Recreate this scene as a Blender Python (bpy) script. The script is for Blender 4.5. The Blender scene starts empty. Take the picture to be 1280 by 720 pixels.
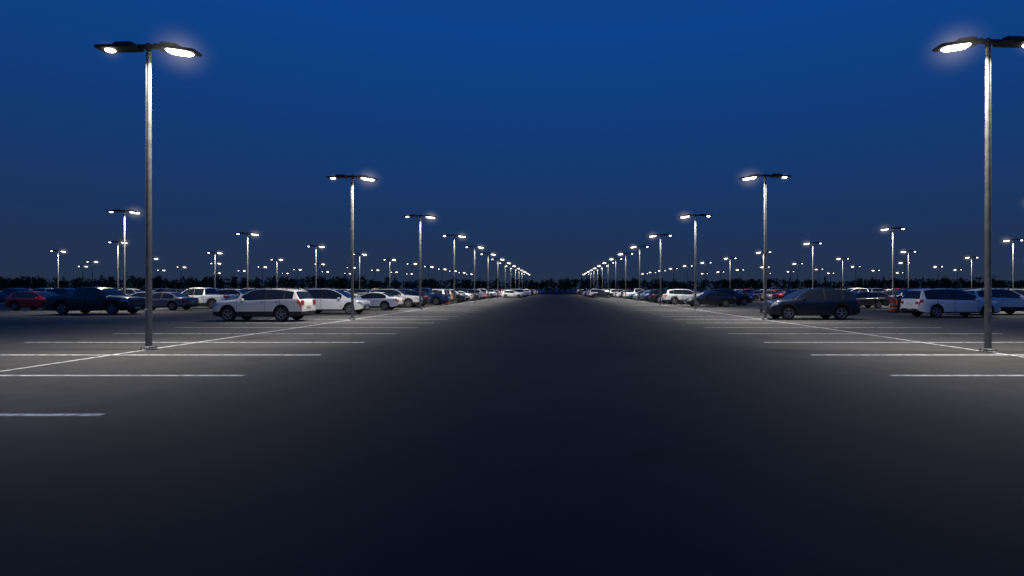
import bpy, math, random, bmesh
from mathutils import Vector, Matrix
random.seed(7)
S=bpy.context.scene
F=680.0; CH=1.65

# ---------------------------------------------------------------- materials
def mat(name, col, rough=.5, metal=0, coat=0, emit=None, es=0, spec=.5):
    m=bpy.data.materials.new(name); m.use_nodes=True
    b=m.node_tree.nodes["Principled BSDF"]
    b.inputs["Base Color"].default_value=(*col,1)
    b.inputs["Roughness"].default_value=rough
    b.inputs["Metallic"].default_value=metal
    b.inputs["Coat Weight"].default_value=coat
    b.inputs["Specular IOR Level"].default_value=spec
    if emit:
        b.inputs["Emission Color"].default_value=(*emit,1)
        b.inputs["Emission Strength"].default_value=es
    return m
def noise_col(m, c1, c2, scale, lo=.35, hi=.65, detail=4, coord="Object"):
    nt=m.node_tree; b=nt.nodes["Principled BSDF"]
    tc=nt.nodes.new("ShaderNodeTexCoord"); n=nt.nodes.new("ShaderNodeTexNoise")
    n.inputs["Scale"].default_value=scale; n.inputs["Detail"].default_value=detail
    r=nt.nodes.new("ShaderNodeValToRGB")
    r.color_ramp.elements[0].position=lo; r.color_ramp.elements[0].color=(*c1,1)
    r.color_ramp.elements[1].position=hi; r.color_ramp.elements[1].color=(*c2,1)
    nt.links.new(tc.outputs[coord],n.inputs["Vector"]); nt.links.new(n.outputs["Fac"],r.inputs["Fac"])
    nt.links.new(r.outputs["Color"],b.inputs["Base Color"])
    return r
paint=mat("car_paint",(.5,.5,.5),.30,0,.8)
nt=paint.node_tree; oi=nt.nodes.new("ShaderNodeObjectInfo")
nt.links.new(oi.outputs["Color"],nt.nodes["Principled BSDF"].inputs["Base Color"])
glass=mat("car_glass",(.012,.014,.018),.06,0,.3)
plast=mat("black_plastic",(.018,.018,.02),.6)
tyre=mat("tyre",(.016,.016,.017),.85); noise_col(tyre,(.012,.012,.013),(.03,.029,.028),9)
rim=mat("alloy_rim",(.36,.37,.39),.35,.7)
headl=mat("headlight",(.45,.47,.5),.12,.3,1)
taill=mat("taillight",(.42,.012,.01),.2,0,1)
chrome=mat("chrome",(.5,.5,.52),.25,1)
plate=mat("number_plate",(.6,.6,.58),.5)
CARM=[paint,glass,plast,tyre,rim,headl,taill,chrome,plate]
PA,GL,PL,TY,RI,HE,TA,CR,NP=range(9)

# ---------------------------------------------------------------- mesh helper
class MB:
    def __init__(s): s.v=[];s.f=[];s.m=[]
    def face(s,idx,m): s.f.append(tuple(idx)); s.m.append(m)
    def box(s,c,d,m,taper=1.0,rot=None,bev=0):
        o=len(s.v); x,y,z=[k/2 for k in d]
        if bev:
            b=bev; ring=[(x-b,-y),(x,-y+b),(x,y-b),(x-b,y),(-x+b,y),(-x,y-b),(-x,-y+b),(-x+b,-y)]
            rows=[(-z,1-b/max(x,.01)*.5),(-z+b*.5,1),(z-b*.5,1),(z,1-b/max(x,.01)*.5)]
            for zz,k in rows:
                ky=1-(1-k)*x/max(y,.01)
                for px,py in ring: s._p(c,(px*k,py*max(ky,.4),zz),rot)
            for r in range(3):
                for i in range(8):
                    j=(i+1)%8; s.face((o+r*8+i,o+r*8+j,o+r*8+8+j,o+r*8+8+i),m)
            s.face([o+7-i for i in range(8)],m); s.face([o+24+i for i in range(8)],m)
            return
        for zz,k in((-z,1),(z,taper)):
            for px,py in((-x,-y),(x,-y),(x,y),(-x,y)): s._p(c,(px*k,py*k,zz),rot)
        for q in((3,2,1,0),(4,5,6,7),(0,1,5,4),(1,2,6,5),(2,3,7,6),(3,0,4,7)): s.face([o+i for i in q],m)
    def _p(s,c,p,rot):
        p=Vector(p)
        if rot: p=rot@p
        s.v.append((c[0]+p.x,c[1]+p.y,c[2]+p.z))
    def lathe(s,c,prof,axis,n,m,caps=True):
        o=len(s.v)
        for p in prof:
            for i in range(n):
                a=2*math.pi*i/n; r,h=p[0],p[1]
                if axis=='z': s.v.append((c[0]+r*math.cos(a),c[1]+r*math.sin(a),c[2]+h))
                else: s.v.append((c[0]+r*math.cos(a),c[1]+h,c[2]+r*math.sin(a)))
        for k in range(len(prof)-1):
            mm=prof[k][2] if len(prof[k])>2 else m
            for i in range(n):
                j=(i+1)%n; s.face((o+k*n+i,o+k*n+j,o+(k+1)*n+j,o+(k+1)*n+i),mm)
        if caps:
            s.face([o+n-1-i for i in range(n)],m)
            e=o+(len(prof)-1)*n; s.face([e+i for i in range(n)],prof[-1][2] if len(prof[-1])>2 else m)
    def mesh(s,name,mats,angle=32,recalc=True):
        me=bpy.data.meshes.new(name); me.from_pydata(s.v,[],s.f)
        for m in mats: me.materials.append(m)
        me.polygons.foreach_set("material_index",s.m)
        if recalc:
            bm=bmesh.new(); bm.from_mesh(me); bmesh.ops.recalc_face_normals(bm,faces=bm.faces); bm.to_mesh(me); bm.free()
        me.polygons.foreach_set("use_smooth",[True]*len(me.polygons))
        me.set_sharp_from_angle(angle=math.radians(angle)); me.update()
        return me
def link(name,me,loc=(0,0,0),rz=0,sc=(1,1,1),col=None,parent=None):
    o=bpy.data.objects.new(name,me); S.collection.objects.link(o)
    o.location=loc; o.rotation_euler=(0,0,rz); o.scale=sc
    if col: o.color=(*col,1)
    if parent: o.parent=parent
    return o
def interp(pts,x):
    if x<=pts[0][0]: return pts[0][1]
    for a,b in zip(pts,pts[1:]):
        if x<=b[0]:
            t=(x-a[0])/(b[0]-a[0]); return a[1]+(b[1]-a[1])*t
    return pts[-1][1]
def clamp(a,l=0,h=1): return max(l,min(h,a))

# ---------------------------------------------------------------- cars
SPEC={
 "suv":dict(L=4.85,W=.96,top=[(0,.74),(.04,.88),(.12,.97),(.3,1.04),(.8,1.10),(1.28,1.15),(1.75,1.45),(2.02,1.60),(2.25,1.67),(2.7,1.71),(3.3,1.70),(3.9,1.66),(4.38,1.59),(4.50,1.54),(4.72,1.14),(4.80,1.0),(4.85,.7)],
   belt=[(0,.95),(1.3,1.05),(4.9,1.17)],wind=(1.28,2.10),rear=(4.48,4.72),pil=[(2.9,2.96),(3.88,3.95)],side=(1.62,4.4),wh=(.93,3.80),r=.375,clad=1,rails=1,doors=(1.42,2.93,3.72)),
 "van":dict(L=4.95,W=.97,top=[(0,.66),(.05,.80),(.15,.88),(.4,.97),(1.05,1.09),(1.6,1.39),(2.0,1.57),(2.3,1.67),(2.8,1.72),(4.1,1.70),(4.55,1.62),(4.7,1.52),(4.86,1.08),(4.93,.9),(4.95,.62)],
   belt=[(0,.86),(1.3,.99),(4.9,1.06)],wind=(1.05,2.1),rear=(4.62,4.86),pil=[(2.86,2.92),(3.88,3.95)],side=(1.5,4.55),wh=(.92,3.92),r=.345,clad=0,rails=1,doors=(1.5,2.9,3.9)),
 "sedan":dict(L=4.75,W=.91,top=[(0,.52),(.05,.66),(.15,.73),(.4,.80),(.9,.89),(1.38,.95),(1.8,1.19),(2.1,1.33),(2.4,1.42),(2.75,1.45),(3.2,1.42),(3.5,1.35),(4.1,1.07),(4.45,1.03),(4.65,.99),(4.72,.85),(4.75,.6)],
   belt=[(0,.78),(1.3,.88),(4.75,.96)],wind=(1.38,2.25),rear=(3.4,4.1),pil=[(2.80,2.86)],side=(1.7,3.8),wh=(.92,3.72),r=.335,clad=0,rails=0,doors=(1.5,2.82,3.6)),
 "hatch":dict(L=4.2,W=.89,top=[(0,.56),(.05,.70),(.15,.78),(.4,.87),(1.15,1.0),(1.6,1.26),(1.9,1.40),(2.2,1.49),(2.6,1.52),(3.4,1.47),(3.75,1.40),(4.0,1.05),(4.15,.95),(4.2,.6)],
   belt=[(0,.82),(1.3,.92),(4.2,1.02)],wind=(1.15,2.0),rear=(3.7,4.0),pil=[(2.57,2.63),(3.3,3.36)],side=(1.5,3.66),wh=(.8,3.36),r=.325,clad=0,rails=0,doors=(1.35,2.6,3.3)),
 "pickup":dict(L=5.5,W=.99,top=[(0,.85),(.04,1.02),(.14,1.10),(.4,1.14),(1.40,1.22),(1.8,1.54),(2.02,1.68),(2.25,1.78),(2.6,1.82),(3.35,1.80),(3.55,1.74),(3.72,1.20),(5.38,1.20),(5.46,1.16),(5.5,.8)],
   belt=[(0,1.03),(1.3,1.12),(5.5,1.19)],wind=(1.40,2.12),rear=(3.55,3.70),pil=[(2.66,2.72)],side=(1.7,3.5),wh=(1.0,4.3),r=.40,clad=1,rails=0,doors=(1.5,2.7,3.6),bed=(3.85,5.34)),
}
def car_mesh(kind):
    s=SPEC[kind]; L=s["L"];W=s["W"]; r=s["r"]; ar=r+.06; b=MB()
    xs=set()
    n=int(L/.12)
    for i in range(n+1): xs.add(round(L*i/n,3))
    for p in s["top"]: xs.add(p[0])
    for w in s["wh"]:
        for k in range(13): xs.add(round(w-ar*math.cos(math.pi*k/12),3))
    for p in s["pil"]: xs.update(p)
    for k in ("wind","rear","side"): xs.update(s[k])
    xs.update((.02,.1,L-.02,L-.1))
    bed=s.get("bed")
    if bed: xs.update((bed[0],bed[0]+.02,bed[1],bed[1]-.02))
    xs=sorted(xs); q=[xs[0]]
    keys=set([p[0] for p in s["top"]])|set(s["side"])|set(s["wind"])|set(s["rear"])|{v for p in s["pil"] for v in p}
    for x in xs[1:]:
        if x-q[-1]>.018: q.append(x)
        elif x in keys: q[-1]=x
    xs=q
    half=[]
    for x in xs:
        zt=interp(s["top"],x); be=min(interp(s["belt"],x),zt-.05)
        ef=clamp(1-x/.6); er=clamp(1-(L-x)/.5)
        w=W*(1-.22*ef**2.2-.11*er**2.4)
        zb=.24+.10*ef**2+.12*er**2
        for c in s["wh"]:
            if abs(x-c)<ar: zb=max(zb,r+math.sqrt(max(0,ar*ar-(x-c)**2)))
        zb=min(zb,be-.16)
        gh=zt-be; t=clamp((gh-.06)/.3)
        w6=w*.965-.05-gh*.33*t-.03
        z1=zb; z2=zb+.05; z3=max(zb+.07,min(.52,be-.1)); z4=max(z3+.02,be-.17)
        p=[(0,z1),(w*.93,z1),(w*.985,z2),(w*.99,z3),(w,z4),(w*.965,be),(w*.955,be+.012),
           (w6+.035,zt-.05 if t>0 else zt-.02),(w6,zt-.012),(w6*.6,zt+.012*(1-ef)),(0,zt+.018*(1-ef))]
        if t==0:
            p[7]=(w*.92,zt-.018); p[8]=(w*.86,zt-.004); p[9]=(w*.5,zt+.012); p[10]=(0,zt+.02)
        if bed and bed[0]<x<bed[1]:
            p[7]=(w*.94,zt); p[8]=(w*.88,zt); p[9]=(w*.87,.72); p[10]=(0,.72)
        half.append(p)
    K=11; N=len(xs); base=[]
    for x,p in zip(xs,half):
        o=len(b.v); X=x-L/2
        for (y,z) in p: b.v.append((X,y,z))
        for (y,z) in p[1:-1]: b.v.append((X,-y,z))
        base.append(o)
    def vi(st,k,side):
        if side>0 or k==0 or k==K-1: return base[st]+k
        return base[st]+K+k-1
    def inr(a,c,rg): return a>=rg[0]-1e-4 and c<=rg[1]+1e-4
    for i in range(N-1):
        x0,x1=xs[i],xs[i+1]
        for k in range(K-1):
            m=PA
            if k in(0,1): m=PL
            if k==2 and s["clad"]: m=PL
            if k==6 and inr(x0,x1,s["side"]): m=PL if any(inr(x0,x1,p) for p in s["pil"]) else GL
            if k in(8,9) and inr(x0,x1,s["wind"]): m=GL
            if k in(8,9) and inr(x0,x1,s["rear"]): m=GL
            if k==4 and x1<.40: m=HE
            if k==4 and x0>L-.30: m=TA
            if kind in("suv","van") and k==5 and x0>L-.28: m=TA
            if bed and k>=8 and x0>bed[0]+.001 and x1<bed[1]-.001: m=PL
            for sd in(1,-1):
                a=(vi(i,k,sd),vi(i+1,k,sd),vi(i+1,k+1,sd),vi(i,k+1,sd))
                a=list(dict.fromkeys(a))
                b.face(a if sd>0 else a[::-1],m)
    for st,fr in((0,1),(N-1,0)):
        for k in range(K-1):
            m=PL if k in(0,1,2) else PA
            if fr and k==3: m=PL
            a=list(dict.fromkeys((vi(st,k,1),vi(st,k+1,1),vi(st,k+1,-1),vi(st,k,-1))))
            b.face(a if fr else a[::-1],m)
    zf=.58
    for j in range(3): b.box((-L/2-.004,0,zf+.05*j),(.02,1.0,.016),CR)
    b.box((-L/2-.012,0,.42),(.02,.5,.11),NP)
    b.box((L/2+.012,0,.78 if kind!="sedan" else .70),(.02,.5,.11),NP)
    for sd in(1,-1):
        b.box((-L/2+.06,sd*W*.60,interp(s["belt"],0)-.22),(.10,.40,.11),HE,bev=.02)
        b.box((L/2-.03,sd*W*.70,interp(s["belt"],L)-.2),(.08,.26,.16 if kind!="suv" else .24),TA,bev=.02)
        b.box((L/2-.02,sd*W*.45,.46),(.06,.6,.10),PL,bev=.02)
        mx=s["side"][0]+.12-L/2; mz=interp(s["belt"],1.6)+.07
        b.box((mx,sd*(W+.06),mz),(.14,.19,.14),PA,bev=.04)
        b.box((mx+.01,sd*(W-.03),mz-.05),(.07,.12,.04),PL)
        for dx in s["doors"]:
            zt_=interp(s["belt"],dx)-.02; zl=.36
            for c in s["wh"]:
                if abs(dx-c)<ar+.02: zl=r+ar
            if zt_-zl>.1: b.box((dx-L/2,sd*(W*.982),(zl+zt_)/2),(.010,W*.042,zt_-zl),PL)
        for dx in s["doors"][1:]:
            b.box((dx-.16-L/2,sd*(W*.995),interp(s["belt"],dx)-.13),(.19,.035,.03),CR if s["clad"] else PA,bev=.01)
        b.box((sum(s["wh"])/2-L/2,sd*W*.99,.29),(s["wh"][1]-s["wh"][0]-2*ar-.06,.05,.09),PL)
        if s["rails"]:
            b.box((3.1-L/2,sd*(W*.66),interp(s["top"],3.1)+.03),(1.9,.03,.025),PL,bev=.01)
            for xx in(2.25,3.1,3.95): b.box((xx-L/2,sd*(W*.66),interp(s["top"],xx)+.01),(.08,.03,.05),PL)
    for c in s["wh"]:
        for sd in(1,-1):
            yc=sd*(W-.125); X=c-L/2
            pr=[(r*.62,-.10),(r*.93,-.11),(r,-.075),(r,.075),(r*.93,.11),(r*.66,.10),(r*.64,.05)]
            b.lathe((X,yc,r),[(p[0],p[1]*sd) for p in pr],'y',28,TY)
            b.lathe((X,yc,r),[(r*.68,sd*.098),(r*.66,sd*.112),(r*.60,sd*.108),(r*.58,sd*.055)],'y',28,RI,caps=False)
            for k in range(5):
                a=2*math.pi*k/5+.3
                rot=Matrix.Rotation(-a,3,'Y')
                d=rot@Vector((r*.33,0,0))
                b.box((X+d.x,yc+sd*.092,r+d.z),(r*.58,.03,r*.15),RI,rot=rot)
            b.lathe((X,yc,r),[(r*.14,sd*.08),(r*.14,sd*.115),(r*.08,sd*.12)],'y',12,RI)
    return b.mesh("parked_"+kind+"_mesh",CARM,34)
CAR={k:car_mesh(k) for k in SPEC}
NAME={"suv":"parked_suv","van":"parked_minivan","sedan":"parked_sedan","hatch":"parked_hatchback","pickup":"parked_pickup_truck"}
WHITE=(.82,.82,.81);SILV=(.55,.55,.55);GREY=(.14,.145,.155);BLACK=(.012,.013,.016);NAVY=(.010,.015,.03);RED=(.48,.015,.012);TAN=(.34,.29,.22);BLUE=(.02,.06,.2)
def car(kind,x,y,face=1,col=WHITE,rz=None,jit=0,sx=1):
    a=(0 if face>0 else math.pi) if rz is None else rz
    return link(NAME[kind],CAR[kind],(x,y,.004),a+random.uniform(-jit,jit),(sx,1,1),col)

# ---------------------------------------------------------------- ground
def sheet(name,x0,x1,y0,y1,z,m):
    b=MB(); b.v=[(x0,y0,z),(x1,y0,z),(x1,y1,z),(x0,y1,z)]; b.face((0,1,2,3),0)
    return link(name,b.mesh(name,[m],recalc=False))
asph=mat("asphalt",(.05,.05,.05),.85,spec=.25)
nt=asph.node_tree; B=nt.nodes["Principled BSDF"]; LK=nt.links.new
tc=nt.nodes.new("ShaderNodeTexCoord")
def nz(scale,detail=4,rough=.5):
    n=nt.nodes.new("ShaderNodeTexNoise"); n.inputs["Scale"].default_value=scale; n.inputs["Detail"].default_value=detail; n.inputs["Roughness"].default_value=rough
    LK(tc.outputs["Object"],n.inputs["Vector"]); return n
def math_(op,a,b_=None,c=None):
    n=nt.nodes.new("ShaderNodeMath"); n.operation=op
    for i,v in enumerate((a,b_,c)):
        if v is None: continue
        if isinstance(v,(int,float)): n.inputs[i].default_value=v
        else: LK(v,n.inputs[i])
    return n.outputs[0]
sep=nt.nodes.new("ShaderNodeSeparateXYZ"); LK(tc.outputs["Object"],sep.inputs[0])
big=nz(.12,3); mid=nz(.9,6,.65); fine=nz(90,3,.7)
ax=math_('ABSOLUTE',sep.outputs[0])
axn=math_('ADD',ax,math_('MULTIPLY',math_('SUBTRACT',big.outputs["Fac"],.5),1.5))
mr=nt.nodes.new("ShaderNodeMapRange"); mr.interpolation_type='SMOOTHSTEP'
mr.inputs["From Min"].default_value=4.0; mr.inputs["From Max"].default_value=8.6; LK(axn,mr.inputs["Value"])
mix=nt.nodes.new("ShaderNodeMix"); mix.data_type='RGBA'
mix.inputs["A"].default_value=(.017,.019,.024,1); mix.inputs["B"].default_value=(.069,.066,.062,1)  # darker fresh aisle asphalt; part of the lamps' falloff is put into this colour
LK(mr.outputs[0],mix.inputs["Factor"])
v=math_('ADD',math_('MULTIPLY',big.outputs["Fac"],.5),math_('MULTIPLY',mid.outputs["Fac"],.9))
v=math_('ADD',v,math_('MULTIPLY',math_('SUBTRACT',fine.outputs["Fac"],.5),.9))
v=math_('ADD',v,.30)
oil=nt.nodes.new("ShaderNodeTexVoronoi"); oil.inputs["Scale"].default_value=.42; LK(tc.outputs["Object"],oil.inputs["Vector"])
od=math_('ADD',oil.outputs["Distance"],math_('MULTIPLY',mid.outputs["Fac"],.35))
om=nt.nodes.new("ShaderNodeMapRange"); om.interpolation_type='SMOOTHSTEP'
om.inputs["From Min"].default_value=.22; om.inputs["From Max"].default_value=.42; om.inputs["To Min"].default_value=.6; LK(od,om.inputs["Value"])
v=math_('MULTIPLY',v,om.outputs[0])
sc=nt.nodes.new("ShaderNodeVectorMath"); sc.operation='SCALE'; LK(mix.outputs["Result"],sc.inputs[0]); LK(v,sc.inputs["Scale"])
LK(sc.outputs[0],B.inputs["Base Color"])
bp=nt.nodes.new("ShaderNodeBump"); bp.inputs["Strength"].default_value=.45; bp.inputs["Distance"].default_value=.004
LK(fine.outputs["Fac"],bp.inputs["Height"]); LK(bp.outputs[0],B.inputs["Normal"])
grass=mat("grass_field",(.03,.045,.02),.95,spec=.1); noise_col(grass,(.02,.03,.014),(.05,.065,.03),.4)
sheet("ground",-4000,4000,-300,6000,-.06,grass)
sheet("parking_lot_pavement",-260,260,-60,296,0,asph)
kb=mat("kerb_concrete",(.3,.3,.29),.85); noise_col(kb,(.2,.2,.19),(.34,.33,.32),3)
b=MB(); b.box((0,296.15,.03),(520,.3,.2),0); link("kerb",b.mesh("kerb",[kb]))
line=mat("line_paint",(.7,.7,.7),.7,spec=.3); noise_col(line,(.16,.17,.18),(.66,.67,.68),6,.30,.56,10)
b=MB()
def ln(x0,x1,y0,y1):
    o=len(b.v); b.v+= [(x0,y0,.004),(x1,y0,.004),(x1,y1,.004),(x0,y1,.004)]; b.face((o,o+1,o+2,o+3),0)
SP=3.28; Y0=7.15
rows=[(-5.95,-11.2,-16.5),(6.45,11.42,16.7)]
for cx in (35,58,81,104,127,150):
    for s_ in(-1,1): rows.append((s_*(cx-5.3),s_*cx,s_*(cx+5.3)))
for r in rows:
    a,c=min(r[0],r[2]),max(r[0],r[2])
    st=0 if abs(r[1])<20 else -1
    ys=[Y0+SP*k for k in range(st,84)]
    cw=.06; hw=.07
    for y in ys:
        j=random.uniform(-.06,.06)
        ln(a+j,r[1]-cw,y-hw,y+hw); ln(r[1]+cw,c+j,y-hw,y+hw)
    ln(r[1]-cw,r[1]+cw,ys[0]-hw if abs(r[1])>20 else 2.5,ys[-1]+.1)
link("parking_stall_lines",b.mesh("parking_stall_lines",[line],recalc=False))

# ---------------------------------------------------------------- street lamps
steel=mat("galvanised_pole",(.34,.34,.33),.6,.1); noise_col(steel,(.12,.12,.115),(.18,.18,.175),5)
dark=mat("lamp_housing",(.02,.021,.024),.6,.2)
lens=mat("led_lens",(.9,.9,.88),.3,emit=(1,.93,.78),es=16)
lens.cycles.emission_sampling='NONE'
conc=mat("footing_steel",(.2,.2,.2),.7)
H=8.3
b=MB()
b.lathe((0,0,0),[(.20,0,3),(.20,.03,3),(.12,.032,0),(.12,.07,0),(.080,.10,0),(.078,1.2,0),(.060,H-.12,0),(.064,H-.12,1),(.07,H+.06,1),(.045,H+.12,1)],'z',20,0)
for k in range(4):
    a=math.pi/4+k*math.pi/2; b.lathe((.165*math.cos(a),.165*math.sin(a),.03),[(.02,0),(.02,.06)],'z',6,0)
b.box((.0,.0,1.0),(.10,.17,.22),0,bev=.015)
b.box((0,0,H+.03),(.85,.11,.10),1,bev=.02)
for sd,tilt in((1,math.radians(8)),(-1,math.radians(1.5))):
    rot=Matrix.Rotation(tilt*sd,3,'Y')
    cx=.80*sd; cz=H+.0-math.sin(tilt)*.45
    b.box((cx,0,cz),(1.14,.42,.085),1,rot=rot,bev=.05)
    p=rot@Vector((-.18*sd,0,.07)); b.box((cx+p.x,0,cz+p.z),(.56,.30,.08),1,rot=rot,bev=.04)
    for k in range(7):
        p=rot@Vector((-.36*sd+k*.06*sd,0,.12)); b.box((cx+p.x,0,cz+p.z),(.012,.26,.04),1,rot=rot)
    lx=.74 if sd>0 else .24; off=.06 if sd>0 else .26; wy=.165 if sd>0 else .10; dp=1 if sd>0 else .7
    o=len(b.v); NN=18
    for rr,zz in((1,0),(.95,-.03),(.78,-.062),(.42,-.078)):
        for i in range(NN):
            a=2*math.pi*i/NN; ca,sa=math.cos(a),math.sin(a)
            px=math.copysign(abs(ca)**.7,ca)*lx/2*rr; py=math.copysign(abs(sa)**.7,sa)*wy*rr
            q=rot@Vector((px+off*sd,py,-.041+zz*dp)); b.v.append((cx+q.x,q.y,cz+q.z))
    for k in range(3):
        for i in range(NN):
            j=(i+1)%NN; b.face((o+k*NN+i,o+k*NN+j,o+(k+1)*NN+j,o+(k+1)*NN+i),2)
    b.face([o+3*NN+i for i in range(NN)],2)
LAMP=b.mesh("street_lamp_mesh",[steel,dark,lens,conc],30)
# added glowing volume stands in for bloom around each lantern, with radial falloff
glowm=bpy.data.materials.new("lamp_glow_volume"); glowm.use_nodes=True
n2=glowm.node_tree; n2.nodes.clear(); out=n2.nodes.new("ShaderNodeOutputMaterial")
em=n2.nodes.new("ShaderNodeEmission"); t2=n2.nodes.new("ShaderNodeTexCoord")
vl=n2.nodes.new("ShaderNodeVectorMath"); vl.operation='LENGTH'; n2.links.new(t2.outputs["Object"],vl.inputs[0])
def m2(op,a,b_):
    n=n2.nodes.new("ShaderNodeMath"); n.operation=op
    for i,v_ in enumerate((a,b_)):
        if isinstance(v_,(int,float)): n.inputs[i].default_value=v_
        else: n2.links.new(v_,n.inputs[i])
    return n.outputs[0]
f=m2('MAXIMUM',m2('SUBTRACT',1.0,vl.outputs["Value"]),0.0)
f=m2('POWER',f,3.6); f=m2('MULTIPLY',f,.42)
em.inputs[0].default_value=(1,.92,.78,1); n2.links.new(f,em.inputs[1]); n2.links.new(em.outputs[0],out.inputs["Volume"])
glowm.cycles.emission_sampling='NONE'
bm=bmesh.new(); bmesh.ops.create_icosphere(bm,subdivisions=2,radius=1.03); GLOW=bpy.data.meshes.new("lamp_glow"); bm.to_mesh(GLOW); bm.free(); GLOW.materials.append(glowm)
def area(par,x,z,P,sx):
    l=bpy.data.lights.new("led_panel","AREA"); l.shape='RECTANGLE'; l.size=sx; l.size_y=.28; l.energy=P; l.color=(1,.95,.84); l.spread=math.radians(138)
    o=bpy.data.objects.new("led_panel",l); S.collection.objects.link(o); o.parent=par; o.location=(x,0,z)
PW=365
def lamp(x,y,flip,hs=1.0,two=True,P=1.0,lit=True):
    o=link("street_lamp",LAMP,(x,y,.0),math.pi if flip else 0,(1,1,hs))
    link("lamp_glow",GLOW,(.88,0,H-.12),0,(1.1,1.1,.98),None,o)
    if two: link("lamp_glow",GLOW,(-1.05,0,H-.08),0,(.45,.45,.42),None,o)
    if lit:
        if two:
            area(o,.84,H-.23,PW*P*1.1,.8); area(o,-.9,H-.18,PW*P*.9,.5)
        else: area(o,.84,H-.23,PW*P*2,.8)
hsL=[1,.945,.93,.915]
for k in range(1,15):
    hs=hsL[k-1] if k<5 else .91
    lamp(-11.2,14.96*k,False,hs,k<8,1,k<13)
    yy=14.38 if k==1 else 14.85*k
    lamp(11.42,yy,True,hs*(.985 if k==1 else 1),k<8,1,k<13)
for cx in(35,58,81,104,127):
    for sd in(-1,1):
        ph={35:0,58:7,81:3,104:11,127:6}[cx]
        y=(24 if sd<0 else 21)+ph
        if cx==35: y=(26.5 if sd<0 else 21.3)
        while y<225:
            if y>cx*.9:
                lamp(sd*cx,y,sd>0,.965 if cx==35 else .96,False,1,(y<120 and cx<100))
            y+=17.6 if cx==35 else 20.5 if cx<100 else 29

# ---------------------------------------------------------------- placed cars
car("suv",-15.45,28.9,1,(.74,.72,.67),sx=.96)
car("van",-15.3,37.3,-1,WHITE,sx=.95)
car("sedan",-14.9,43.9,1,WHITE)
car("suv",-14.9,50.3,-1,SILV)
car("hatch",-14.6,53.6,1,BLACK)
car("pickup",-31.2,37.0,-1,BLACK)
car("sedan",-31.5,43.6,1,GREY)
car("pickup",-30.6,46.9,1,WHITE)
car("hatch",-41.5,43.8,-1,RED)
car("sedan",-38.2,50.4,1,WHITE)
car("suv",14.1,30.4,1,NAVY)
car("van",23.9,33.0,-1,WHITE)
car("suv",29.4,36.2,-1,WHITE)
car("suv",26.6,40.4,1,BLACK,rz=math.radians(68))
car("sedan",27.2,49,1,BLACK)
car("suv",17.9,57.0,-1,NAVY)
car("sedan",15.0,53.2,1,BLACK)
cols=[WHITE,WHITE,WHITE,WHITE,SILV,SILV,GREY,BLACK,BLACK,NAVY,RED,TAN,BLUE]
kinds=["suv","suv","sedan","sedan","van","hatch","pickup"]
def fill(x,y0,y1,prob,cols=cols):
    k=math.ceil((y0-Y0)/SP)
    while True:
        y=Y0+SP*(k+.5); k+=1
        if y>y1: break
        if random.random()<prob:
            car(random.choice(kinds),x+random.uniform(-.3,.3),y+random.uniform(-.15,.15),random.choice((1,-1)),random.choice(cols),jit=.015)
fill(-14.4,56,230,.93)
fill(14.4,59,230,.93)
fill(-8.6,105,230,.8); fill(9.0,105,230,.8)
for sd in(-1,1):
    fill(sd*32.2,52,200,.85); fill(sd*37.9,54,200,.8)
    fill(sd*55.2,50,180,.75); fill(sd*60.8,55,180,.7)
    fill(sd*78.2,66,160,.7); fill(sd*83.8,72,160,.6)
    fill(sd*101.5,88,150,.6)
fill(37.9,40,54,.8)
for i in range(-14,15):
    if random.random()<.8: car(random.choice(kinds),i*3.2,283+random.uniform(-.4,.4),1,random.choice(cols),rz=math.radians(90 if random.random()<.5 else -90))

# ---------------------------------------------------------------- traffic barrels
orange=mat("orange_plastic",(.75,.10,.02),.5); white=mat("reflective_band",(.6,.45,.4),.35); rub=mat("rubber_base",(.02,.02,.02),.8)
b=MB()
b.lathe((0,0,0),[(.36,0,2),(.36,.06,2),(.27,.09,0),(.27,.27,1),(.265,.35,0),(.25,.40,0),(.25,.57,1),(.245,.65,0),(.235,.70,0),(.235,.85,0),(.20,.98,0),(.10,1.0,0),(.10,1.06,0)],'z',24,0)
BAR=b.mesh("traffic_barrel",[orange,white,rub],40)
link("traffic_barrel",BAR,(24.4,39.3,0)); link("traffic_barrel",BAR,(-12.0,60.3,0))

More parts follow.
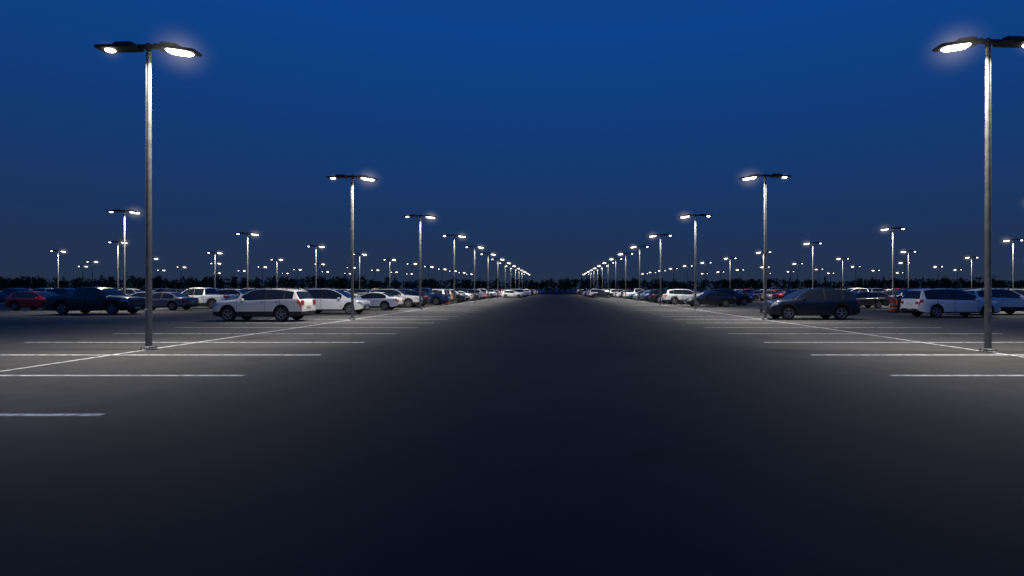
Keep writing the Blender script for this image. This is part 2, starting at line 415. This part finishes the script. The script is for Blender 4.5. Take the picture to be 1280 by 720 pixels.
# ---------------------------------------------------------------- tree line
leaf=mat("foliage",(.04,.06,.025),.8,spec=.2)
noise_col(leaf,(.02,.03,.013),(.08,.11,.045),.35,.35,.65)
bark=mat("bark",(.06,.045,.03),.9)
V=[];Fc=[];M=[]
def quad(c,s):
    u=Vector((random.gauss(0,1),random.gauss(0,1),random.gauss(0,.7))).normalized()
    w=u.cross(Vector((random.gauss(0,1),random.gauss(0,1),random.gauss(0,1)))).normalized()
    o=len(V); c=Vector(c)
    a=random.uniform(.5,1.1)
    for p,q in((-1,-.3),(.1,-1),(1,.2),(-.1,1)): V.append(tuple(c+u*s*p+w*s*q*a))
    Fc.append((o,o+1,o+2,o+3)); M.append(0)
def tree(x,y,h,con):
    o=len(V); r=.02*h+.05
    for k,(zz,rr) in enumerate(((0,r),(h*.45,r*.7),(h*.85,r*.25))):
        for i in range(5):
            a=i*2*math.pi/5; V.append((x+rr*math.cos(a)+.1*k,y+rr*math.sin(a),zz))
    for k in range(2):
        for i in range(5):
            j=(i+1)%5; Fc.append((o+k*5+i,o+k*5+j,o+k*5+5+j,o+k*5+5+i)); M.append(1)
    if con:
        for _ in range(80):
            t=random.random()**.8; rad=(1-t)*h*.2+.15
            a=random.uniform(0,6.28); rr=rad*random.uniform(.4,1.1)
            quad((x+rr*math.cos(a),y+rr*math.sin(a),h*.1+t*h*.9),.42)
    else:
        cr=h*random.uniform(.28,.38)
        for _ in range(7):
            a=random.uniform(0,6.28); rr=cr*random.uniform(.1,.85)
            cc=(x+rr*math.cos(a),y+rr*math.sin(a),h*random.uniform(.38,.88)); cs=cr*random.uniform(.3,.5)
            for _ in range(15):
                d=Vector((random.gauss(0,1),random.gauss(0,1),random.gauss(0,.8))).normalized()*cs*random.uniform(.5,1.1)
                quad((cc[0]+d.x,cc[1]+d.y,cc[2]+d.z),random.uniform(.28,.55))
for i in range(700):
    x=random.uniform(-560,560)
    h=random.uniform(6.8,8.8)
    if random.random()<.06: h*=1.18
    if x<-120: h*=1.15
    tree(x,random.uniform(302,330),h,random.random()<.2)
for i in range(20000):
    x=random.uniform(-560,560); quad((x,random.uniform(306,338),random.uniform(.08,1)*(6.6+.8*math.sin(x*.07)+.6*math.sin(x*.31))),random.uniform(.5,1.0))
me=bpy.data.meshes.new("distant_tree_line"); me.from_pydata(V,[],Fc); me.materials.append(leaf); me.materials.append(bark)
me.polygons.foreach_set("material_index",M); me.update()
link("distant_tree_line",me)

# ---------------------------------------------------------------- sky (dusk world)
Wd=bpy.data.worlds.new("World"); S.world=Wd; Wd.use_nodes=True
nt=Wd.node_tree; bg=nt.nodes["Background"]
tc=nt.nodes.new("ShaderNodeTexCoord"); sp=nt.nodes.new("ShaderNodeSeparateXYZ"); nt.links.new(tc.outputs["Generated"],sp.inputs[0])
cr=nt.nodes.new("ShaderNodeValToRGB"); nt.links.new(sp.outputs[2],cr.inputs["Fac"])
def lin(c): return tuple(((k/255)/12.92 if k/255<.04045 else ((k/255+.055)/1.055)**2.4) for k in c)
E=cr.color_ramp.elements
stops=[(0,(38,50,70)),(.05,(34,50,79)),(.13,(27,53,96)),(.25,(19,58,115)),(.42,(12,66,137)),(.75,(16,66,132))]
E[0].position=0; E[0].color=(*lin(stops[0][1]),1); E[1].position=stops[-1][0]; E[1].color=(*lin(stops[-1][1]),1)
for p,c in stops[1:-1]:
    e=E.new(p); e.color=(*lin(c),1)
nt.links.new(cr.outputs[0],bg.inputs[0]); bg.inputs[1].default_value=1.0

# ---------------------------------------------------------------- camera
cd=bpy.data.cameras.new("Camera"); cam=bpy.data.objects.new("Camera",cd); S.collection.objects.link(cam)
cam.location=(0,0,CH); cam.rotation_euler=(math.pi/2,0,0)
cd.sensor_width=36; cd.lens=36*F/1280; cd.shift_x=-55/1280; cd.shift_y=2/1280; cd.clip_end=9000; cd.clip_start=.05
S.camera=cam
S.view_settings.view_transform='Standard'; S.view_settings.look='None'; S.view_settings.exposure=0
